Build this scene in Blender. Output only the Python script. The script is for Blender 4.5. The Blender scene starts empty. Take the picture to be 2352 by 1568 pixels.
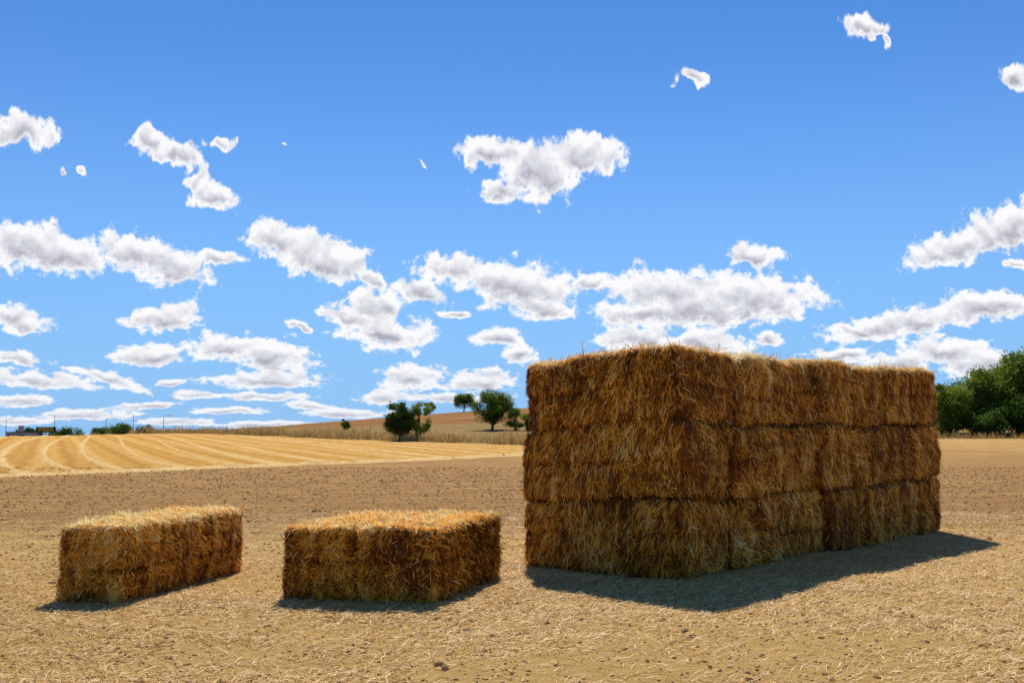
import bpy, math, numpy as np
from mathutils import Vector
rng = np.random.default_rng(7)
scene = bpy.context.scene
R = math.radians

# ------------------------------------------------------------ noise helpers
def _hash(ix, iy, iz):
    h = (ix * 374761393 + iy * 668265263 + iz * 2147483647 + 1013904223) & 0xFFFFFFFF
    h = ((h ^ (h >> 13)) * 1274126177) & 0xFFFFFFFF
    h = ((h ^ (h >> 16)) * 2246822519) & 0xFFFFFFFF
    return ((h ^ (h >> 15)) & 0xFFFF) / 65535.0
def vnoise(p):
    i = np.floor(p).astype(np.int64); f = p - i; f = f * f * (3 - 2 * f)
    r = 0
    for dx in (0, 1):
        for dy in (0, 1):
            for dz in (0, 1):
                w = (f[:, 0] if dx else 1 - f[:, 0]) * (f[:, 1] if dy else 1 - f[:, 1]) * (f[:, 2] if dz else 1 - f[:, 2])
                r = r + w * _hash(i[:, 0] + dx, i[:, 1] + dy, i[:, 2] + dz)
    return r
def fbm(p, o=4):
    r = 0; a = .5; s = 0
    for k in range(o):
        r = r + a * vnoise(p * 2 ** k + k * 17.3); s += a; a *= .5
    return r / s - .5
def sstep(a, b, x):
    t = np.clip((x - a) / (b - a), 0, 1); return t * t * (3 - 2 * t)

# ------------------------------------------------------------ mesh helpers
def make_obj(name, v, q, mats, shade=None, midx=None, smooth=False, parent=None):
    v = np.asarray(v, dtype=np.float32); q = np.asarray(q, dtype=np.int32)
    me = bpy.data.meshes.new(name)
    me.vertices.add(len(v)); me.vertices.foreach_set('co', v.ravel())
    me.loops.add(q.size); me.loops.foreach_set('vertex_index', q.ravel())
    me.polygons.add(len(q)); me.polygons.foreach_set('loop_start', np.arange(len(q), dtype=np.int32) * 4)
    if midx is not None: me.polygons.foreach_set('material_index', np.asarray(midx, dtype=np.int32))
    me.polygons.foreach_set('use_smooth', np.full(len(q), smooth))
    me.update(calc_edges=True); me.validate()
    if shade is not None:
        a = me.attributes.new('shade', 'FLOAT', 'POINT'); a.data.foreach_set('value', np.asarray(shade, dtype=np.float32))
    for m in (mats if isinstance(mats, (list, tuple)) else [mats]): me.materials.append(m)
    ob = bpy.data.objects.new(name, me); scene.collection.objects.link(ob)
    if parent: ob.parent = parent
    return ob
class Acc:
    def __init__(s): s.v = []; s.q = []; s.m = []; s.s = []; s.n = 0
    def add(s, v, q, m=0, sh=.5):
        v = np.asarray(v, float); q = np.asarray(q)
        s.v.append(v); s.q.append(q + s.n); s.m.append(np.full(len(q), m)); s.s.append(np.broadcast_to(sh, (len(v),)).astype(float)); s.n += len(v)
    def obj(s, name, mats, smooth=False, parent=None, warp=None):
        v = np.concatenate(s.v)
        if warp is not None: v = warp(v)
        return make_obj(name, v, np.concatenate(s.q), mats, np.concatenate(s.s), np.concatenate(s.m), smooth, parent)
def box(c, d):
    c = np.array(c); d = np.array(d) / 2
    v = np.array([[x, y, z] for x in (-1, 1) for y in (-1, 1) for z in (-1, 1)]) * d + c
    q = [[0, 1, 3, 2], [4, 6, 7, 5], [0, 4, 5, 1], [2, 3, 7, 6], [0, 2, 6, 4], [1, 5, 7, 3]]
    return v, q
def tube(pts, rad, n=7):
    pts = np.array(pts, float); V = []; Q = []
    for i, p in enumerate(pts):
        t = pts[min(i + 1, len(pts) - 1)] - pts[max(i - 1, 0)]; t /= np.linalg.norm(t) + 1e-9
        a = np.cross(t, [0, 1, 0.03]); a /= np.linalg.norm(a) + 1e-9; b = np.cross(t, a)
        for k in range(n):
            an = 2 * math.pi * k / n; V.append(p + rad[i] * (math.cos(an) * a + math.sin(an) * b))
    for i in range(len(pts) - 1):
        for k in range(n):
            Q.append([i * n + k, i * n + (k + 1) % n, (i + 1) * n + (k + 1) % n, (i + 1) * n + k])
    return np.array(V), np.array(Q)
def unit(a): return a / (np.linalg.norm(a, axis=-1, keepdims=True) + 1e-9)

# ------------------------------------------------------------ materials
def newmat(name):
    m = bpy.data.materials.new(name); m.use_nodes = True; nt = m.node_tree; nt.nodes.clear()
    return m, nt
def N(nt, t, **kw):
    n = nt.nodes.new(t)
    for k, v in kw.items(): setattr(n, k, v)
    return n
def ramp(nt, fac, stops):
    r = N(nt, 'ShaderNodeValToRGB'); e = r.color_ramp.elements
    while len(e) < len(stops): e.new(.5)
    for i, (p, c) in enumerate(stops): e[i].position = p; e[i].color = (*c, 1)
    nt.links.new(fac, r.inputs[0]); return r.outputs[0]
def math_n(nt, op, a, b=None, c=None, clamp=False):
    n = N(nt, 'ShaderNodeMath', operation=op); n.use_clamp = clamp
    for i, x in enumerate((a, b, c)):
        if x is None: continue
        if isinstance(x, (int, float)): n.inputs[i].default_value = x
        else: nt.links.new(x, n.inputs[i])
    return n.outputs[0]
def smooth_n(nt, x, a, b):
    n = N(nt, 'ShaderNodeMapRange', interpolation_type='SMOOTHSTEP'); nt.links.new(x, n.inputs[0])
    n.inputs[1].default_value = a; n.inputs[2].default_value = b; return n.outputs[0]
def noise_n(nt, vec, scale, detail=4, rough=.55, scl=None):
    n = N(nt, 'ShaderNodeTexNoise'); n.inputs['Scale'].default_value = scale; n.inputs['Detail'].default_value = detail; n.inputs['Roughness'].default_value = rough
    if scl:
        m = N(nt, 'ShaderNodeMapping'); m.inputs['Scale'].default_value = scl; nt.links.new(vec, m.inputs[0]); vec = m.outputs[0]
    nt.links.new(vec, n.inputs['Vector']); return n.outputs[0]
def mixc(nt, f, a, b, mode='MIX'):
    n = N(nt, 'ShaderNodeMix', data_type='RGBA', blend_type=mode)
    for i, x in ((0, f), (6, a), (7, b)):
        if isinstance(x, (int, float)): n.inputs[i].default_value = x
        elif isinstance(x, tuple): n.inputs[i].default_value = (*x, 1)
        else: nt.links.new(x, n.inputs[i])
    return n.outputs[2]
def finish(nt, col, rough=.8, spec=.2, bump=None, bstr=.5, bdist=.02, transl=0.):
    p = N(nt, 'ShaderNodeBsdfPrincipled'); p.inputs['Roughness'].default_value = rough; p.inputs['Specular IOR Level'].default_value = spec
    if isinstance(col, tuple): p.inputs['Base Color'].default_value = (*col, 1)
    else: nt.links.new(col, p.inputs['Base Color'])
    if bump is not None:
        b = N(nt, 'ShaderNodeBump'); b.inputs['Strength'].default_value = bstr; b.inputs['Distance'].default_value = bdist
        nt.links.new(bump, b.inputs['Height']); nt.links.new(b.outputs[0], p.inputs['Normal'])
    out = N(nt, 'ShaderNodeOutputMaterial'); s = p.outputs[0]
    if transl > 0:
        t = N(nt, 'ShaderNodeBsdfTranslucent')
        if isinstance(col, tuple): t.inputs[0].default_value = (*col, 1)
        else: nt.links.new(col, t.inputs[0])
        mx = N(nt, 'ShaderNodeMixShader'); mx.inputs[0].default_value = transl
        nt.links.new(s, mx.inputs[1]); nt.links.new(t.outputs[0], mx.inputs[2]); s = mx.outputs[0]
    nt.links.new(s, out.inputs[0])
def attr(nt, name='shade'):
    a = N(nt, 'ShaderNodeAttribute', attribute_name=name); return a.outputs['Fac']
def mat_simple(name, col, rough=.7, spec=.3):
    m, nt = newmat(name); pos = N(nt, 'ShaderNodeNewGeometry').outputs['Position']
    n = noise_n(nt, pos, 3, 3); c = mixc(nt, n, tuple(x * .8 for x in col), tuple(min(1, x * 1.15) for x in col))
    finish(nt, c, rough, spec); return m

M_straw, nt = newmat('straw_strands')
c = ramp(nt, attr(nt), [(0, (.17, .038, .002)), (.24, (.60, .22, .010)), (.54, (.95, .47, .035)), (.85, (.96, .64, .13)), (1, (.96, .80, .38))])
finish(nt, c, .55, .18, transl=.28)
M_core, nt = newmat('straw_core')
pos = N(nt, 'ShaderNodeNewGeometry').outputs['Position']
n1 = noise_n(nt, pos, 1, 6, .7, (60, 60, 9)); n2 = noise_n(nt, pos, 6, 4)
c = ramp(nt, n1, [(.3, (.07, .015, .001)), (.5, (.30, .10, .007)), (.68, (.55, .26, .035))])
c = mixc(nt, smooth_n(nt, n2, .3, .7), mixc(nt, .55, c, (.11, .03, .003)), c)
finish(nt, c, .7, .2, n1, 1, .03)
M_litter, nt = newmat('straw_litter')
c = ramp(nt, attr(nt), [(0, (.36, .19, .05)), (.5, (.76, .49, .16)), (1, (.93, .75, .39))])
finish(nt, c, .55, .3, transl=.1)
M_clod, nt = newmat('soil_clod')
pos = N(nt, 'ShaderNodeNewGeometry').outputs['Position']
n1 = noise_n(nt, pos, 40, 4)
c = mixc(nt, n1, (.26, .135, .05), (.60, .37, .165)); c = mixc(nt, attr(nt), c, (.52, .31, .13))
finish(nt, c, .95, .05, n1, .6, .01)

# ------------------------------------------------------------ terrain
HX = np.array([-400, -160, -110, -88, -63, -44, -32, -16, 2, 40, 118, 250, 500, 900.])
HZ = np.array([-3, -2.2, .5, 2.4, 3.9, 5.4, 6.6, 7.8, 8.9, 10.5, 14.7, 16, 13, 8.])
def height(x, y):
    x = np.asarray(x, float); y = np.asarray(y, float)
    z = 1.75 * sstep(35, 170, y)
    H = np.interp(x * 260 / np.maximum(y, 200), HX, HZ)
    z = z + sstep(118, 262, y) * (H - 1.75)
    far = sstep(300, 900, y); z = z * (1 - far) - 8 * far
    p = np.stack([x * .02, y * .02, 0 * x], -1).reshape(-1, 3)
    z = z + (fbm(p, 3).reshape(x.shape)) * 1.2 * sstep(120, 240, y)
    return z
def small(x, y):
    p = np.stack([x * 1.4, y * 1.4, 0 * x], -1).reshape(-1, 3)
    return fbm(p, 4).reshape(x.shape) * .08 * (1 - sstep(25, 60, np.hypot(x, y)))
gx = np.linspace(-1, 1, 420); gx = np.sinh(gx * 6.4) / np.sinh(6.4) * 3500
ys = np.concatenate([np.linspace(-60, 4, 20)[:-1], 4 + (np.exp(np.linspace(0, 6.2, 620)) - 1) / (np.exp(6.2) - 1) * 8000])
X, Y = np.meshgrid(gx, ys)
Z = height(X, Y) + small(X, Y)
V = np.stack([X, Y, Z], -1).reshape(-1, 3); nx = len(gx); ny = len(ys)
ii = (np.arange(ny - 1)[:, None] * nx + np.arange(nx - 1)[None]).ravel()
Q = np.stack([ii, ii + 1, ii + 1 + nx, ii + nx], -1)

M_ground, nt = newmat('field_ground')
pos = N(nt, 'ShaderNodeNewGeometry').outputs['Position']
sep = N(nt, 'ShaderNodeSeparateXYZ'); nt.links.new(pos, sep.inputs[0]); px, py = sep.outputs[0], sep.outputs[1]
fine = noise_n(nt, pos, 34, 6, .75); med = noise_n(nt, pos, 5, 5, .65); big = noise_n(nt, pos, .35, 4, .55)
streak = noise_n(nt, pos, 1, 5, .65, (.22, 1.6, 1)); micro = noise_n(nt, pos, 1, 3, .6, (60, 130, 60)); patch = noise_n(nt, pos, 1, 6, .8, (3.5, 7, 1))
strawc = ramp(nt, micro, [(.3, (.44, .245, .07)), (.5, (.72, .45, .145)), (.7, (.90, .65, .29))])
soilc = ramp(nt, fine, [(.3, (.14, .065, .02)), (.5, (.40, .215, .078)), (.72, (.60, .36, .15))])
near = smooth_n(nt, py, 21, 10)
amt = math_n(nt, 'ADD', math_n(nt, 'MULTIPLY', near, .44), math_n(nt, 'MULTIPLY', streak, .8))
amt = math_n(nt, 'ADD', amt, math_n(nt, 'MULTIPLY', patch, 1.0))
amt = math_n(nt, 'ADD', amt, math_n(nt, 'MULTIPLY', smooth_n(nt, py, 45, 110), .12))
amt = smooth_n(nt, amt, .84, 1.20)
till = mixc(nt, amt, soilc, strawc)
u = math_n(nt, 'ADD', px, math_n(nt, 'MULTIPLY', py, .48))
u = math_n(nt, 'ADD', u, math_n(nt, 'MULTIPLY', big, 2.0))
w = math_n(nt, 'SINE', math_n(nt, 'MULTIPLY', u, 2 * math.pi / 1.3))
w2 = math_n(nt, 'SINE', math_n(nt, 'MULTIPLY', u, 2 * math.pi / 3.4))
g = math_n(nt, 'ADD', math_n(nt, 'MULTIPLY', w, .10), math_n(nt, 'MULTIPLY', w2, .13))
g = math_n(nt, 'ADD', math_n(nt, 'ADD', g, -.04), math_n(nt, 'MULTIPLY', patch, 1.1))
gold = ramp(nt, g, [(.15, (.46, .215, .04)), (.5, (.63, .34, .075)), (.85, (.76, .48, .155))])
hs = noise_n(nt, pos, 1, 5, .6, (.05, .35, .6))
hill = ramp(nt, hs, [(.3, (.19, .085, .028)), (.5, (.30, .145, .045)), (.7, (.40, .22, .075))])
weed = ramp(nt, noise_n(nt, pos, .8, 5, .7), [(.3, (.15, .11, .035)), (.5, (.31, .20, .07)), (.7, (.44, .29, .11))])
wob = math_n(nt, 'MULTIPLY', math_n(nt, 'SUBTRACT', big, .5), 9)
e1 = math_n(nt, 'SUBTRACT', py, math_n(nt, 'MULTIPLY_ADD', px, 1.38, 67.4)); e1 = math_n(nt, 'ADD', e1, wob)
mg = smooth_n(nt, e1, -1.5, 2.5)
e2 = math_n(nt, 'SUBTRACT', py, math_n(nt, 'MULTIPLY_ADD', px, -1.13, 96.)); e2b = math_n(nt, 'SUBTRACT', py, 122.)
eL = math_n(nt, 'ADD', e2, math_n(nt, 'MULTIPLY', wob, .3))
left = math_n(nt, 'LESS_THAN', px, 20.)
mw = math_n(nt, 'ADD', math_n(nt, 'MULTIPLY', left, smooth_n(nt, eL, -1, 1.5)), math_n(nt, 'MULTIPLY', math_n(nt, 'SUBTRACT', 1., left), smooth_n(nt, e2b, -1, 1.5)))
mh = smooth_n(nt, math_n(nt, 'ADD', py, math_n(nt, 'MULTIPLY', wob, 1.)), 168, 178)
c = mixc(nt, mg, till, gold); c = mixc(nt, mw, c, weed); c = mixc(nt, mh, c, hill)
bh = math_n(nt, 'ADD', math_n(nt, 'MULTIPLY', fine, .6), math_n(nt, 'MULTIPLY', med, 1.2)); bh = math_n(nt, 'ADD', bh, math_n(nt, 'MULTIPLY', micro, .25))
finish(nt, c, .95, .03, bh, 1, .07)
make_obj('ground', V, Q, M_ground, smooth=True)

# ------------------------------------------------------------ straw ribbons
def ribbons(P, T, Nn, L, W, lift, bend, shade):
    n = len(P); side = unit(np.cross(T, Nn) + rng.normal(0, .5, (n, 3)) * .6)
    L = L[:, None]; W = W[:, None]
    p0 = P - T * L * .5 - Nn * .01
    p1 = P + Nn * (lift[:, None] * .6 + .004)
    p2 = P + unit(T + bend) * L * .5 + Nn * lift[:, None]
    v = np.stack([p0 - side * W, p0 + side * W, p1 - side * W, p1 + side * W, p2 - side * W * .6, p2 + side * W * .6], 1)
    b = (np.arange(n) * 6)[:, None, None]
    q = (np.array([[0, 1, 3, 2], [2, 3, 5, 4]])[None] + b).reshape(-1, 4)
    return v.reshape(-1, 3), q, np.repeat(shade, 6)

def bale(name, origin, ax, ay, dims, seed, parent=None, dens=1500, crease=None, wid=.0045, groove=.05, rad=.085, amp=1., messy=0., tone0=0., warp=None, top=True):
    """origin = near bottom corner; ax = length dir, ay = width dir; dims (L,W,H)"""
    r = np.random.default_rng(seed)
    ax = np.array([*ax, 0.]) / np.hypot(*ax); ay = np.array([*ay, 0.]) / np.hypot(*ay); az = np.array([0, 0, 1.])
    h = np.array(dims) / 2; A = np.stack([ax, ay, az])
    cen = np.array(origin, float) + ax * h[0] + ay * h[1] + az * h[2]
    off = np.array([seed * 3.7, seed * 1.3, seed * 7.1])
    gzs = [(-.38 + r.normal(0, .06), .4), (.02 + r.normal(0, .06), 1.), (.42 + r.normal(0, .06), .4)]
    def surf(b):
        q = b * h; c = np.clip(q, -(h - rad), h - rad); d = q - c; n = unit(d)
        e = 1 - b ** 2
        fx = np.abs(b[:, 0]) > .999; fy = np.abs(b[:, 1]) > .999; fz = np.abs(b[:, 2]) > .999
        bul = np.where(fx, e[:, 1] * e[:, 2], np.where(fy, e[:, 0] * e[:, 2], e[:, 0] * e[:, 1]))
        disp = .05 * np.clip(bul, 0, 1) ** .6 - .02 + amp * (fbm(q * np.array([5, 5, 4.]) + off, 4) * .13 + fbm(q * 1.7 + off, 2) * .10)
        disp += fbm(q * np.array([26, 26, 5.]) + off, 2) * .05
        g = np.zeros(len(b))
        for gz, st in gzs:
            wv = fbm(np.stack([q[:, 0] * 2, q[:, 1] * 2, 0 * q[:, 0] + gz * 10 + seed], -1), 2) * .16
            g += np.exp(-((q[:, 2] / h[2] - gz - wv) / .06) ** 2) * st
        disp -= np.where(fz, 0, g) * groove * np.where(fy, 1.1, .3)
        if crease is not None: disp -= np.exp(-((q[:, 1] - crease) / .04) ** 2) * .09
        return (c + n * (rad + disp[:, None])), n, g
    acc = Acc(); res = .04
    faces = [(0, 1, 2), (1, 0, 2), (2, 0, 1)]
    V_ = []; Q_ = []; cnt = 0
    for (k, i, j) in faces:
        for s in (-1, 1):
            ni = int(dims[i] / res) + 2; nj = int(dims[j] / res) + 2
            I, J = np.meshgrid(np.linspace(-1, 1, ni), np.linspace(-1, 1, nj), indexing='ij')
            b = np.zeros((ni * nj, 3)); b[:, k] = s; b[:, i] = I.ravel(); b[:, j] = J.ravel()
            p, n, g = surf(b); V_.append(p @ A + cen)
            id0 = (np.arange(ni - 1)[:, None] * nj + np.arange(nj - 1)[None]).ravel()
            Q_.append(np.stack([id0, id0 + nj, id0 + nj + 1, id0 + 1], -1) + cnt); cnt += ni * nj
    acc.add(np.concatenate(V_), np.concatenate(Q_), 0)
    tone = r.normal(0, .07) + tone0
    for (k, i, j) in faces:
        for s in (-1, 1):
            if k == 2 and (s == -1 or not top): continue
            n_ = int(dens * dims[i] * dims[j] * (1.25 if k == 2 else 1))
            b = np.zeros((n_, 3)); b[:, k] = s; b[:, i] = r.uniform(-1, 1, n_); b[:, j] = r.uniform(-1, 1, n_)
            p, nn, g = surf(b); q = b * h
            sw = (1.6 if k == 1 else 3.6) + messy * 3; ang = fbm(q * (2.2 + messy * 2) + off + 9, 3) * sw + r.normal(0, .28 if k == 1 else .45, n_)
            wild = r.random(n_) < (.12 if k == 1 else .25) + messy * .5; ang = np.where(wild, r.uniform(-1.57, 1.57, n_), ang)
            if k == 2:
                ang = r.uniform(0, math.pi, n_)
                t = np.stack([np.cos(ang), np.sin(ang), 0 * ang], -1)
            else:
                hor = np.zeros((n_, 3)); hor[:, i] = 1
                t = np.cos(ang)[:, None] * np.array([0, 0, -1.]) + np.sin(ang)[:, None] * hor
            t = unit(t - (t * nn).sum(-1, keepdims=True) * nn * .9)
            ed = np.minimum((1 - np.abs(b[:, i])) * h[i], (1 - np.abs(b[:, j])) * h[j])
            edc = (1 - np.abs(b[:, i])) * h[i]; edt = (1 - np.abs(b[:, j])) * h[j]
            L = r.uniform(.05, .16, n_) * (1 - .3 * messy); lift = np.abs(r.normal(0, .011, n_)) + (r.random(n_) < .05) * r.uniform(.02, .07, n_)
            if k == 2: lift += (ed < .1) * np.abs(r.normal(0, .03 - .015 * (messy > 0), n_)); L = np.where(ed < .1, L * 1.25, L)
            clump = fbm(q * np.array([9, 9, 4.]) + off + 5, 3)
            sh = r.beta(2.0, 2.4, n_) + fbm(q * 3 + off, 3) * .8 + clump * 1.2 - g * .38 + tone  # includes painted shade: strands darker inside the grooves
            if k != 2 and parent is not None: sh -= .5 * np.exp(-(edc / .07) ** 2) + .35 * np.exp(-(edt / .045) ** 2)  # ambient shade painted into strand colour along bale edges and seams
            sh = np.clip(sh, 0, 1)
            sh = np.where(r.random(n_) < .06, r.uniform(.8, 1, n_), sh)
            if k == 2: sh = np.clip(sh + .42 - tone0, 0, 1)  # top strands painted paler, sunlit look put into the colour
            bend = r.normal(0, .3, (n_, 3)); bend[:, 2] -= .15 * (k != 2)
            pk = (.15 if k == 0 else .45) if parent is not None else .7
            kp = (edc > .05) & (edt > .035) | (r.random(n_) < pk) | (k == 2)
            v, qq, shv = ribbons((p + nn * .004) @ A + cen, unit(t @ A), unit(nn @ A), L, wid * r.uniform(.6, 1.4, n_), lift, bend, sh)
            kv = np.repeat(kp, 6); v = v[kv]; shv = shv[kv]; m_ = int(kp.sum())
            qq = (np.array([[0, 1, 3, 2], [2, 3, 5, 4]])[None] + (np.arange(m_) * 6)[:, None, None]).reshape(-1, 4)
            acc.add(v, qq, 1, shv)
    return acc.obj(name, [M_core, M_straw], smooth=False, parent=parent, warp=warp)

stack = bpy.data.objects.new('straw_bale_stack', None); scene.collection.objects.link(stack)
C = np.array([1.92, 11.26]); l = np.array([-1.72, 1.33]); l /= np.linalg.norm(l); rr = np.array([5.58, 5.82]); rr /= np.linalg.norm(rr)
MI = np.linalg.inv(np.array([l, rr]).T)
def settle(v):
    d = (v[:, :2] - C) @ MI.T; v = v.copy()
    s = fbm(np.stack([d[:, 0] * .5, d[:, 1] * .8, 0 * d[:, 0]], -1), 2) * .14
    # sag and lean of the pile
    a_ = fbm(np.stack([d[:, 0] * .6, d[:, 1] * .9, v[:, 2] * .9 + 4], -1), 2); b_ = fbm(np.stack([d[:, 0] * .6 + 9, d[:, 1] * .9, v[:, 2] * .9], -1), 2)
    zz_ = fbm(np.stack([d[:, 0] * .8 + 3, d[:, 1] * 1.1, v[:, 2] * .6], -1), 2) * .14 * np.sin(np.clip(v[:, 2] / 2.7, 0, 1) * math.pi)
    v[:, 0] += a_ * .14; v[:, 1] += b_ * .14
    v[:, 2] = v[:, 2] * (1 - .036 * np.clip(d[:, 0] / 2.1, 0, 1) + .03 * np.clip(d[:, 1] / 8, 0, 1) + s * .35 + .006) + zz_
    return v
k = 0
for lay in range(3):
    pos_ = 0
    wds = rng.uniform(.98, 1.34, 7); wds *= 8.2 / wds.sum()
    for col in range(7):
        jit = rng.normal(0, .05)
        ex = [.0, -.05, .02][lay]
        o = C + rr * pos_ + l * (jit * (col > 0) + ex)
        k += 1
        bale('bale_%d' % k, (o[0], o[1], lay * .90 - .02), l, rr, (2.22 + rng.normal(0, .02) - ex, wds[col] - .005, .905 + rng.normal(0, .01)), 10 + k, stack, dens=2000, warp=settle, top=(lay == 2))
        pos_ += wds[col]
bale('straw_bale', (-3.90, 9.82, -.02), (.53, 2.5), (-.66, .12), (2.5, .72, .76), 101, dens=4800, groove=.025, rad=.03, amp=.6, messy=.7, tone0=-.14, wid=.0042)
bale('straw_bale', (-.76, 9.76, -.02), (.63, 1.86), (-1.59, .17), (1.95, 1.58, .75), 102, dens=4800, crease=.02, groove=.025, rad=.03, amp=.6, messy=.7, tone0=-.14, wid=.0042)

# ------------------------------------------------------------ straw litter on the ground
n = 260000
yy = 4.5 + 17 * rng.random(n) ** 1.25; xx = rng.uniform(-.78, .85, n) * (yy + 1)
den = fbm(np.stack([xx * .6, yy * 1.1, 0 * xx], -1), 5); keep = rng.random(n) < np.clip(.65 + den * 3, .1, 1); xx = xx[keep]; yy = yy[keep]
def around(cx, cy, sx, sy, m): return cx + rng.normal(0, sx, m), cy + rng.normal(0, sy, m)
ex = [around(-1.2, 9.9, 1.1, .6, 7000), around(-3.9, 10, .6, .6, 4000), around(2, 10.8, 1.6, .5, 11000), around(4.5, 13.0, 1.4, 1.1, 9000), around(.2, 12, .35, .6, 4500), around(6.5, 15.5, 1., 1., 4000)]
xx = np.concatenate([xx] + [e[0] for e in ex]); yy = np.concatenate([yy] + [e[1] for e in ex]); n = len(xx)
zz = height(xx, yy) + small(xx, yy) + .006
an = rng.normal(0, .9, n); T = np.stack([np.cos(an), np.sin(an), rng.normal(0, .14, n)], -1)
v, q, s = ribbons(np.stack([xx, yy, zz], -1), unit(T), np.tile([0, 0, 1.], (n, 1)), rng.uniform(.03, .15, n), rng.uniform(.0018, .0042, n), np.abs(rng.normal(0, .014, n)), rng.normal(0, .2, (n, 3)) * np.array([1, 1, .2]), rng.beta(2.2, 2, n))
make_obj('straw_litter', v, q, M_litter, s)

# ------------------------------------------------------------ soil clods
g3 = np.array([[x, y, z] for x in (-1, 0, 1) for y in (-1, 0, 1) for z in (-1, 0, 1)], float); idx = {tuple(int(a) for a in p): i for i, p in enumerate(g3)}
cq = []
for ax_ in range(3):
    for s in (-1, 1):
        for a in (-1, 0):
            for b in (-1, 0):
                pts = []
                for (da, db) in ((0, 0), (1, 0), (1, 1), (0, 1)):
                    p = [0, 0, 0]; p[ax_] = s; o = [i for i in range(3) if i != ax_]; p[o[0]] = a + da; p[o[1]] = b + db; pts.append(idx[tuple(p)])
                cq.append(pts)
cq = np.array(cq); base = g3 / np.maximum(np.linalg.norm(g3, axis=1, keepdims=True), 1e-6); base[13] = 0
n = 24000
yy = 4.5 + 45 * rng.random(n) ** 1.35; xx = rng.uniform(-.75, .9, n) * (yy + 1)
sz = .005 + .012 * rng.random(n) ** 3 + (rng.random(n) < .014) * rng.uniform(.012, .04, n) + .0006 * yy
S = sz[:, None] * rng.uniform(.7, 1.4, (n, 3)) * np.array([1, 1, .7])
V = base[None] * S[:, None] * rng.uniform(.72, 1.25, (n, 27, 1))
an = rng.uniform(0, 6.28, n); ca, sa = np.cos(an)[:, None], np.sin(an)[:, None]
V = np.stack([V[..., 0] * ca - V[..., 1] * sa, V[..., 0] * sa + V[..., 1] * ca, V[..., 2]], -1)
V += np.stack([xx, yy, height(xx, yy) + small(xx, yy) + sz * .12], -1)[:, None]
Q = (cq[None] + (np.arange(n) * 27)[:, None, None]).reshape(-1, 4)
make_obj('soil_clods', V.reshape(-1, 3), Q, M_clod, np.repeat(rng.random(n), 27), smooth=False)

# ------------------------------------------------------------ windrows of straw in the stubble field
M_wind, nt = newmat('windrow_straw')
pos = N(nt, 'ShaderNodeNewGeometry').outputs['Position']
n1 = noise_n(nt, pos, 3.5, 6, .75)
c = ramp(nt, n1, [(.3, (.50, .27, .07)), (.5, (.72, .47, .16)), (.7, (.86, .66, .32))]); finish(nt, c, .8, .1, n1, 1, .12)
acc = Acc()
def windrow(P, wd, ht):
    P = np.array(P); T = np.gradient(P, axis=0); T = unit(T); S = np.stack([-T[:, 1], T[:, 0]], -1)
    prof = np.array([(-1, -.3), (-.7, .2), (-.25, .95), (.2, 1), (.65, .3), (1, -.3)]); m = len(P)
    wn = 1 + 2.8 * fbm(np.stack([P[:, 0] * .8, P[:, 1] * .8, 0 * P[:, 0]], -1), 4); V = []
    for a, b in prof:
        X_ = P[:, 0] + S[:, 0] * a * wd * wn; Y_ = P[:, 1] + S[:, 1] * a * wd * wn
        nz = .3 + 3.2 * (fbm(np.stack([X_ * 1.6, Y_ * 1.6, 0 * X_ + a * 3], -1), 3) + .12)
        V.append(np.stack([X_, Y_, height(X_, Y_) + small(X_, Y_) + b * ht * np.where(b > 0, nz, 1)], -1))
    V = np.stack(V, 1).reshape(-1, 3); id0 = (np.arange(m - 1)[:, None] * 6 + np.arange(5)[None]).ravel()
    acc.add(V, np.stack([id0, id0 + 1, id0 + 7, id0 + 6], -1))
for i in range(44):
    u0 = -26 + i * 3.4 + rng.normal(0, .6)
    t = np.arange(34, 172, .3); x = u0 - .48 * t + 1.8 * np.sin(t * .035 + i * .25) + .012 * np.maximum(60 - t, 0) ** 1.8 * .5
    ok = (t > 69.5 + 1.38 * x) & (t < 94 - 1.13 * x) & (x > -160)
    if ok.sum() > 8: windrow(np.stack([x[ok], t[ok]], -1), rng.uniform(.15, .36), .06)
for off, w_ in ((1.0, .6), (3.4, .4)):
    x = np.arange(-60, 10, .3); y = 67.4 + off + 1.38 * x + np.sin(x * .3) * .7; ok = y > 15
    windrow(np.stack([x[ok], y[ok]], -1), w_, .09)
acc.obj('straw_windrows', M_wind, smooth=True)

# ------------------------------------------------------------ dry grass along the margins
M_dry, nt = newmat('dry_grass')
c = ramp(nt, attr(nt), [(0, (.10, .10, .025)), (.25, (.26, .17, .05)), (.65, (.50, .32, .11)), (1, (.70, .52, .24))]); finish(nt, c, .8, .1, transl=.35)
n = 60000
t = rng.uniform(-85, 25, n); dd = np.abs(rng.normal(0, 14, n)) * rng.random(n) + rng.uniform(0, 3, n)
x1 = t; y1 = 96 - 1.13 * t + dd
n2 = 16000; x2 = rng.uniform(18, 110, n2); y2 = 121.5 + np.abs(rng.normal(0, 3.5, n2))
xx = np.concatenate([x1, x2]); yy = np.concatenate([y1, y2]); n = len(xx)
cl = fbm(np.stack([xx * .25, yy * .25, 0 * xx], -1), 3)
keep = rng.random(n) < np.clip(.45 + 3.5 * cl, .02, 1); xx, yy, cl = xx[keep], yy[keep], cl[keep]; n = len(xx)
hh = (.15 + .6 * rng.random(n) ** 1.5) * (1 + 3.4 * cl); P0 = np.stack([xx, yy, height(xx, yy) - .03], -1)
an = rng.uniform(0, 3.14, n); sd = np.stack([np.cos(an), np.sin(an) * .3, 0 * an], -1) * rng.uniform(.015, .05, n)[:, None]
top = P0 + np.stack([rng.normal(0, .12, n), rng.normal(0, .1, n), hh], -1)
V = np.stack([P0 - sd, P0 + sd, top + sd * .6, top - sd * .6], 1).reshape(-1, 3)
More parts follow.
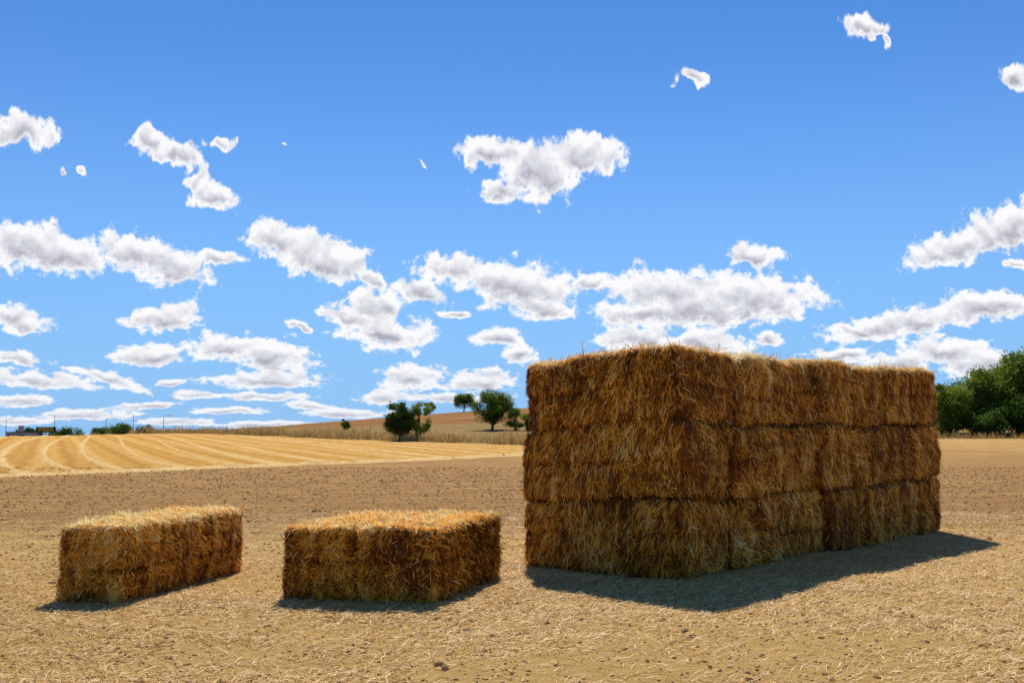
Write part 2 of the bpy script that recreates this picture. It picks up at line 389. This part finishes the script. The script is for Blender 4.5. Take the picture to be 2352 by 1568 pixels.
make_obj('dry_grass', V, np.arange(n * 4).reshape(-1, 4), M_dry, np.repeat(np.clip(rng.beta(2, 2, n) + cl, 0, 1), 4))

# ------------------------------------------------------------ trees & bushes
M_bark = mat_simple('bark', (.10, .07, .045), .9, .1)
def leafmat(name, a, b, c_):
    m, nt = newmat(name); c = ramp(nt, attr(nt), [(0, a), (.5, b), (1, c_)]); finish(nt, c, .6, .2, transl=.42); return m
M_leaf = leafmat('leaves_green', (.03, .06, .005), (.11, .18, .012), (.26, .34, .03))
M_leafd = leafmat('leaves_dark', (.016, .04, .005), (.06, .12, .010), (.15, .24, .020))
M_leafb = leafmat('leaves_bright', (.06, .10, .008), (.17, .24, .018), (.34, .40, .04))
def tree(name, x, y, h, w, th, seed, leaf, nl, mat, ncl=26, stems=1, squash=1.):
    r = np.random.default_rng(seed); z0 = float(height(np.array([x]), np.array([y]))[0]) - .05
    acc = Acc(); ctr = np.array([0, 0, (h + th) / 2]); rad = np.array([w / 2, w / 2, (h - th) / 2])
    cs = []
    while len(cs) < ncl:
        p = r.uniform(-1, 1, 3)
        if .25 < np.linalg.norm(p) < .88: cs.append(p)
    cs = np.array(cs); pc = ctr + cs * rad
    for s in range(stems):
        lean = r.normal(0, .12, 2) * (1 if stems > 1 else .5); bx = (s - (stems - 1) / 2) * w * .08
        pts = [np.array([bx + lean[0] * tt * h * .5, lean[1] * tt * h * .5, tt * h * .72]) for tt in (0, .15, .35, .6, 1)]
        R0 = .03 * h / stems ** .5; v, q = tube(pts, [R0 * 1.5, R0, R0 * .8, R0 * .5, R0 * .15]); acc.add(v + [x, y, z0], q, 0)
        for c in pc[s::stems]:
            zb = min(max(th * .8, c[2] - .45 * w * r.uniform(.5, 1)), h * .6); st = np.array([bx + lean[0] * zb, lean[1] * zb, zb]); mid = (st + c) / 2 + r.normal(0, .04 * w, 3)
            v, q = tube([st, mid, c], [R0 * .42, R0 * .25, R0 * .08], 5); acc.add(v + [x, y, z0], q, 0)
    per = nl // ncl
    for c, cn in zip(pc, cs):
        cr = w * r.uniform(.10, .21) * np.array([1, 1, .75 * squash]); d = unit(r.normal(0, 1, (per, 3))); p = c + d * cr * (r.random((per, 1)) ** .4) * r.uniform(.75, 1.45, (per, 1))
        p = p[p[:, 2] > .1]; m = len(p); a = unit(r.normal(0, 1, (m, 3))); b = unit(np.cross(a, r.normal(0, 1, (m, 3)))); L = leaf * r.uniform(.6, 1.3, (m, 1))
        v = np.stack([p - a * L, p - b * L * .5, p + a * L, p + b * L * .5], 1).reshape(-1, 3)
        sh = np.clip(r.normal(.45 + .25 * r.normal() * .8 + .18 * cn[2], .18, m), 0, 1)  # random clump tone, plus sunlit tops painted in: leaves lighter higher up
        acc.add(v + [x, y, z0], np.arange(m * 4).reshape(-1, 4), 1, np.repeat(sh, 4))
    return acc.obj(name, [M_bark, mat])
tree('tree', -13.0, 111.5, 4.9, 3.4, .4, 1, .10, 15000, M_leafd, 46)
tree('tree', -10.8, 112, 4.9, 3.0, .6, 2, .09, 6000, M_leafb, 32, 2)
tree('tree', -3.1, 152, 6.3, 6.4, .8, 3, .13, 15000, M_leaf, 48)
tree('tree', -12.3, 246, 4.7, 5.6, .9, 4, .17, 5200, M_leaf, 30)
tree('tree', -21.0, 244, 3.2, 3.3, .4, 5, .15, 2600, M_leaf, 18)
tree('shrub', -25.8, 148, 2.2, 1.8, .1, 6, .10, 2000, M_leaf, 16)
tree('shrub', .6, 150, 3.6, 3.6, .1, 7, .12, 3400, M_leaf, 22, 2)
tree('shrub', 2.5, 148, 2.8, 2.8, .1, 8, .12, 2200, M_leaf, 18, 2)
tree('bush', -70.5, 173, 2.1, 5.0, .0, 9, .13, 3500, M_leafd, 24)
tree('bush', -65.8, 173, 1.7, 3.6, .0, 10, .13, 2200, M_leafd, 18)
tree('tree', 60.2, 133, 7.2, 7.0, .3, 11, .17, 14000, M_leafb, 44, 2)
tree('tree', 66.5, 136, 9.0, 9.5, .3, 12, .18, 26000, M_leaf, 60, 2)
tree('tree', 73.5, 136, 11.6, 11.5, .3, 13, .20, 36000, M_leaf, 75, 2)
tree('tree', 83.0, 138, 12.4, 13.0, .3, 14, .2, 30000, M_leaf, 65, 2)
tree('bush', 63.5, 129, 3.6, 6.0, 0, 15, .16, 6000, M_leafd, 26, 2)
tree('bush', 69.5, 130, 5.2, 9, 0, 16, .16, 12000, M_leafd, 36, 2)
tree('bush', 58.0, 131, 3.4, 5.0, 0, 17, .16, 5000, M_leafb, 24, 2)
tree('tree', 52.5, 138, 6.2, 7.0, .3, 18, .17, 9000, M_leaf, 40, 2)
for i, (x, h, w) in enumerate([(-150, 3.0, 12), (-163, 3.4, 9), (-138, 2.4, 9), (-131, 2.0, 9)]):
    o = tree('hedge', x, 325, h + 1.7, w, 0, 30 + i, .3, 3500, M_leafd, 26)

# ------------------------------------------------------------ distant lamps, signs, building
M_pole = mat_simple('galvanised_steel', (.35, .36, .38), .5, .4)
M_dark = mat_simple('dark_panel', (.025, .03, .035), .5, .4)
M_wall = mat_simple('pale_wall', (.45, .42, .38), .8, .2)
M_roof = mat_simple('roof_grey', (.12, .12, .13), .8, .2)
M_yel = mat_simple('yellow_paint', (.80, .55, .03), .5, .3)
def gz(x, y): return float(height(np.array([x]), np.array([y]))[0])
def lamp(x, y, h, s=1):
    z = gz(x, y); a = Acc()
    v, q = tube([(0, 0, 0), (0, 0, h * .5), (0, 0, h)], [.14, .11, .08], 8); a.add(v + [x, y, z], q)
    v, q = tube([(0, 0, h - .1), (s * .8, 0, h + .25), (s * 1.7, 0, h + .35)], [.06, .05, .04], 6); a.add(v + [x, y, z], q)
    v, q = box((x + s * 2.0, y, z + h + .34), (.9, .3, .14)); a.add(v, q)
    a.obj('street_lamp', M_pole)
lamp(-168, 320, 7.8, 1); lamp(-151, 318, 8.4, -1); lamp(-134, 318, 6.6, 1); lamp(-125, 318, 7.3, -1); lamp(-115, 318, 6.1, 1)
sx, sy = -146.0, 302.0; z = gz(sx, sy); sb = bpy.data.objects.new('billboard_sign', None); scene.collection.objects.link(sb)
a = Acc(); v, q = box((sx, sy, 3.55), (6.2, .25, 1.7)); a.add(v, q); a.obj('panel', M_dark, parent=sb)
a = Acc()
for d in (-2.4, 0, 2.4):
    v, q = tube([(sx + d, sy + .3, z), (sx + d, sy + .3, 4.3)], [.12, .1], 8); a.add(v, q)
a.obj('posts', M_pole, parent=sb)
tc = bpy.data.curves.new('lettering', 'FONT'); tc.body = 'IMERA'; tc.size = 1.7; tc.align_x = 'CENTER'; tc.align_y = 'CENTER'; tc.extrude = .03; tc.offset = .02; tc.materials.append(M_yel)
to = bpy.data.objects.new('lettering', tc); scene.collection.objects.link(to); to.location = (sx, sy - .17, 3.55); to.rotation_euler = (R(90), 0, 0); to.parent = sb
bx, by = -157.5, 306.0; z = gz(bx, by); bd = bpy.data.objects.new('warehouse_building', None); scene.collection.objects.link(bd)
a = Acc(); hgt = 2.6 - z
v, q = box((bx, by + 4, z + hgt / 2), (6.0, 8, hgt)); a.add(v, q); a.obj('walls', M_wall, parent=bd)
a = Acc(); v, q = box((bx, by + 4, z + hgt + .16), (6.3, 8.3, .3)); a.add(v, q); a.obj('roof', M_roof, parent=bd)
a = Acc()
for i in range(4):
    v, q = box((bx - 2.2 + i * 1.45, by - .03, z + hgt - 1.0), (.8, .08, .9)); a.add(v, q)
a.obj('windows', M_dark, parent=bd)
a = Acc(); v, q = box((bx + 1.9, by - .5, 3.9), (1.7, .2, 1.9)); a.add(v, q); a.obj('advertising_panel', M_wall, parent=bd)
a = Acc()
for d in (-.7, .7):
    v, q = tube([(bx + 1.9 + d, by - .3, z), (bx + 1.9 + d, by - .3, 4.9)], [.08, .08], 6); a.add(v, q)
a.obj('panel_posts', M_pole, parent=bd)

# ------------------------------------------------------------ cumulus as a flat self-lit sheet, 6 km to the north
# (east slope %, elevation slope %, half width, half height, tilt deg)
CL = [(-52.2,32.3,3.4,2.2,0),(-46.8,28.2,.8,.5,-20),(-37.9,31.2,2.3,1.4,0),(-35.3,29.6,2.6,1.5,-25),(-33.3,26.9,1.2,1.4,0),(-31.7,25.3,2.3,1.5,-15),(-30.8,31.2,1.7,.9,0),(-23.7,31,.7,.25,-20),(-8.7,28.6,.9,.3,-35),
(7.2,29.6,4.9,2.4,0),(2.9,27.6,4.4,3.2,0),(-2.1,29.7,3.8,1.8,0),(2.5,29,3,1.8,0),(-2.0,25.7,1.9,1.0,-20),(38,44.2,2.4,1.5,10),(39.3,42.8,1,1,0),(19.3,38.1,2.5,.9,-10),(54.5,38.4,1.6,1.5,0),
(-52,19.8,4.2,2.9,0),(-47.5,19.3,4.5,2.6,-12),(-40,19.2,3.6,2.3,-10),(-36,17.8,4.2,2.3,-15),(-30.6,18.6,2,.8,-10),(-24.5,20.2,4.2,2,-10),(-19.6,18.3,5.2,2.5,-15),(-15,16.3,2,.8,-10),
(-6.2,17.3,3.7,1.7,-8),(.6,15.5,6.8,2.8,-8),(3.4,13.3,3.8,1.4,0),(-9.8,14.8,3.3,1.3,-15),(-6.2,12.7,2.1,.5,0),(8.6,16,1.5,.7,0),(25.3,18.8,3.2,1.2,0),
(16.5,15,7,2.4,0),(25.7,14.3,7,2.9,0),(13.9,12.7,5.5,1.6,0),(20,13,8,2.2,0),(13,10.0,4.6,1.4,0),(20,9.6,5.6,1.5,-5),(26.8,10,1.5,.6,0),
(46.5,19.5,5.5,1.9,14),(52.5,22.1,5.4,2.8,18),(52.8,18.2,1.8,.8,0),(40.5,11.4,7.2,1.6,8),(49.4,13.4,7,1.8,5),(36,10.7,3.4,.8,-8),(45.3,8.7,5,1.6,0),(40,7.6,5,1.1,0),(50,7.2,6,1.6,0),(34.5,8.4,3.8,.7,0),
(-14.9,13.4,3.2,2,0),(-17.3,12.3,2.8,1.1,-20),(-13.2,10.7,4.6,2.1,-8),(-22.2,11.3,1.3,.4,-15),(-1.2,10.2,3,1.1,0),(.8,8.4,1.8,1.3,0),(-36.4,12.2,3.8,1.7,5),(-51.8,12.1,3.6,1.6,-14),
(-38,8.2,3.6,1.4,0),(-30.5,9,3.8,1.5,0),(-25.5,8.2,4.6,2.1,-10),(-25.3,5.7,6.2,1.0,0),(-52,8.1,3.2,.8,-8),(-49.5,5.7,6.2,1.0,-5),(-42.2,5.9,4.2,.7,-18),(-51.4,3.6,3.6,.7,0),(-35.6,5.5,1.9,.45,0),(-32.6,4.2,2.6,.5,0),
(-10.5,5.9,3.6,1.5,0),(-3.2,5.5,3.4,1.4,0),(-13.5,3.9,3,.7,0),(-6,3.8,5.5,.5,0),(-25.3,4.0,5.0,.5,0),(-38,3,3.9,.45,5),(-20.8,3.1,2.8,.5,-5),(-29.4,2.6,4.0,.4,0),(-17,2.2,4.6,.5,0),(-44.5,2.1,5.5,.6,0),(-34.5,1.4,4.5,.4,0),(-52,1.5,5,.5,0),(-26.5,1.2,5.5,.35,0),
(-66,24,6,3,0),(-70,14,7,2.5,0),(-63,8,5,1.5,0),(-72,34,4,2,0),(64,27,5,2.4,10),(70,15,7,2.2,0),(63,8,6,1.5,0),(72,38,4,2,0)]
K = 60.
gu = np.linspace(-85, 85, 1000); gv = np.linspace(-1, 52, 480); U_, V_ = np.meshgrid(gu, gv)
# turbulent edges
pw = np.stack([U_ * .55, np.log(np.maximum(V_, 0) + 7) * 14, 0 * U_], -1).reshape(-1, 3)
wx = fbm(pw, 4).reshape(U_.shape); wy = fbm(pw + 31.7, 4).reshape(U_.shape); sc_ = (np.maximum(V_, 0) + 6) / 30
UW = U_ + wx * 3.0 * (sc_ + .25); VW = V_ + wy * 2.6 * sc_
F0 = np.full(U_.shape, 9.); BV = np.zeros(U_.shape); WS = np.zeros(U_.shape) + 1e-6
for (cx, cy, rx, ry, ro) in CL:
    a = R(ro); dx = UW - cx; dy = VW - cy; ux = (dx * math.cos(a) + dy * math.sin(a)) / (rx * 1.1); uy = (-dx * math.sin(a) + dy * math.cos(a)) / (ry * 1.12)
    uy = np.where(uy < 0, uy * 1.2, uy)
    d = np.sqrt(ux ** 2 + uy ** 2); hh_ = np.maximum(.25 - np.abs(d - F0), 0) / .25
    wt = np.exp(-4 * d) * ry ** .5; BV += wt * np.clip(uy, -1.3, 1.3); WS += wt; F0 = np.minimum(d, F0) - hh_ ** 2 * .25 * .25
BV /= WS
nx = len(gu); ny = len(gv); ii = (np.arange(ny - 1)[:, None] * nx + np.arange(nx - 1)[None]).ravel()
M_cl, nt = newmat('cumulus_painted_light')
tcn = N(nt, 'ShaderNodeTexCoord'); sp = N(nt, 'ShaderNodeSeparateXYZ'); nt.links.new(tcn.outputs['Object'], sp.inputs[0])
U = math_n(nt, 'DIVIDE', sp.outputs[0], K); Vv = math_n(nt, 'DIVIDE', sp.outputs[2], K)
lv = math_n(nt, 'LOGARITHM', math_n(nt, 'ADD', math_n(nt, 'MAXIMUM', Vv, 0.), 7.), math.e)
def cloud_noise(du, dv, s=1., det=8, ro=.56, dist=.15):
    c = N(nt, 'ShaderNodeCombineXYZ'); nt.links.new(math_n(nt, 'MULTIPLY_ADD', U, .42 * s, du), c.inputs[0]); nt.links.new(math_n(nt, 'MULTIPLY_ADD', lv, 10. * s, dv), c.inputs[1])
    n = N(nt, 'ShaderNodeTexNoise'); n.inputs['Scale'].default_value = 1.0; n.inputs['Detail'].default_value = det; n.inputs['Roughness'].default_value = ro; n.inputs['Distortion'].default_value = dist
    nt.links.new(c.outputs[0], n.inputs['Vector']); return n.outputs[0]
na = cloud_noise(3.1, 0., ro=.64); ns = cloud_noise(3.1, 0., det=3, ro=.5); nb = cloud_noise(3.1, .35, det=3, ro=.5); nh = cloud_noise(7.7, 2.2, s=3.2, det=6, ro=.65)
F = math_n(nt, 'ADD', math_n(nt, 'SUBTRACT', 1.05, attr(nt)), math_n(nt, 'MULTIPLY', math_n(nt, 'SUBTRACT', na, .5), 1.9))
F = math_n(nt, 'ADD', F, math_n(nt, 'MULTIPLY', math_n(nt, 'SUBTRACT', nh, .5), .75))
alpha = smooth_n(nt, F, .0, .34)
thick = smooth_n(nt, F, .25, .95)
lit = math_n(nt, 'ADD', math_n(nt, 'MULTIPLY', math_n(nt, 'SUBTRACT', ns, nb), 1.7), math_n(nt, 'MULTIPLY', math_n(nt, 'SUBTRACT', ns, na), .8))
und = smooth_n(nt, attr(nt, 'under'), .6, -.5)
sh = math_n(nt, 'MULTIPLY', thick, math_n(nt, 'MULTIPLY_ADD', und, .95, .08))
sh = math_n(nt, 'SUBTRACT', sh, lit, clamp=True)
cc = ramp(nt, sh, [(0, (.97, .97, .99)), (.4, (.72, .73, .79)), (1, (.42, .42, .50))])  # painted cloud light: white sunlit puffs, grey shaded bases in the emission colour
hz = smooth_n(nt, Vv, 10, 0); cc = mixc(nt, math_n(nt, 'MULTIPLY', hz, .35), cc, (.72, .79, .92))  # painted haze: low clouds tinted pale blue
em = N(nt, 'ShaderNodeEmission'); nt.links.new(cc, em.inputs[0]); tr = N(nt, 'ShaderNodeBsdfTransparent'); mx = N(nt, 'ShaderNodeMixShader')
nt.links.new(alpha, mx.inputs[0]); nt.links.new(tr.outputs[0], mx.inputs[1]); nt.links.new(em.outputs[0], mx.inputs[2])
ou = N(nt, 'ShaderNodeOutputMaterial'); nt.links.new(mx.outputs[0], ou.inputs[0])
try: M_cl.cycles.emission_sampling = 'NONE'
except Exception: pass
ob = make_obj('clouds', np.stack([U_ * K, 0 * U_, V_ * K], -1).reshape(-1, 3), np.stack([ii, ii + 1, ii + 1 + nx, ii + nx], -1), M_cl, F0.ravel(), smooth=True)
at = ob.data.attributes.new('under', 'FLOAT', 'POINT'); at.data.foreach_set('value', BV.ravel().astype(np.float32))
ob.location = (0, 6000, 1.7)

# ------------------------------------------------------------ world, sun, camera
world = bpy.data.worlds.new('World'); scene.world = world; world.use_nodes = True; nt = world.node_tree; nt.nodes.clear()
sky = N(nt, 'ShaderNodeTexSky', sky_type='NISHITA'); sky.sun_disc = False; sky.sun_elevation = R(53.4); sky.sun_rotation = R(359); sky.air_density = 1.0; sky.dust_density = 0.; sky.ozone_density = 2.; sky.altitude = 1200
tcw = N(nt, 'ShaderNodeTexCoord'); sw_ = N(nt, 'ShaderNodeSeparateXYZ'); nt.links.new(tcw.outputs['Generated'], sw_.inputs[0])
hs = N(nt, 'ShaderNodeHueSaturation'); hs.inputs['Saturation'].default_value = 1.22; nt.links.new(sky.outputs[0], hs.inputs['Color'])
tint = mixc(nt, 1., hs.outputs[0], (.76, .91, 1.10), 'MULTIPLY')
S = .12
low = mixc(nt, math_n(nt, 'MULTIPLY', smooth_n(nt, sw_.outputs[2], .40, -.02), .9), tint, (.22 / S, .48 / S, .88 / S))
b1 = N(nt, 'ShaderNodeBackground'); b1.inputs[1].default_value = S; nt.links.new(low, b1.inputs[0])
wo = N(nt, 'ShaderNodeOutputWorld'); nt.links.new(b1.outputs[0], wo.inputs[0])
sd = bpy.data.lights.new('sun', 'SUN'); sd.energy = 5.0; sd.angle = R(.5); sd.color = (1, .92, .80)
so = bpy.data.objects.new('sun', sd); scene.collection.objects.link(so); so.location = (0, 30, 40)
so.rotation_euler = Vector((.03, -2.0, -2.7)).to_track_quat('-Z', 'Y').to_euler()
cd = bpy.data.cameras.new('camera'); cd.lens = 33.75; cd.sensor_width = 36; cd.clip_end = 20000; cd.clip_start = .1
co = bpy.data.objects.new('camera', cd); scene.collection.objects.link(co); co.location = (0, 0, 1.67); co.rotation_euler = (R(90 + 5.6), 0, 0)
scene.camera = co
scene.view_settings.view_transform = 'Standard'; scene.view_settings.look = 'None'; scene.view_settings.exposure = 0; scene.view_settings.gamma = 1
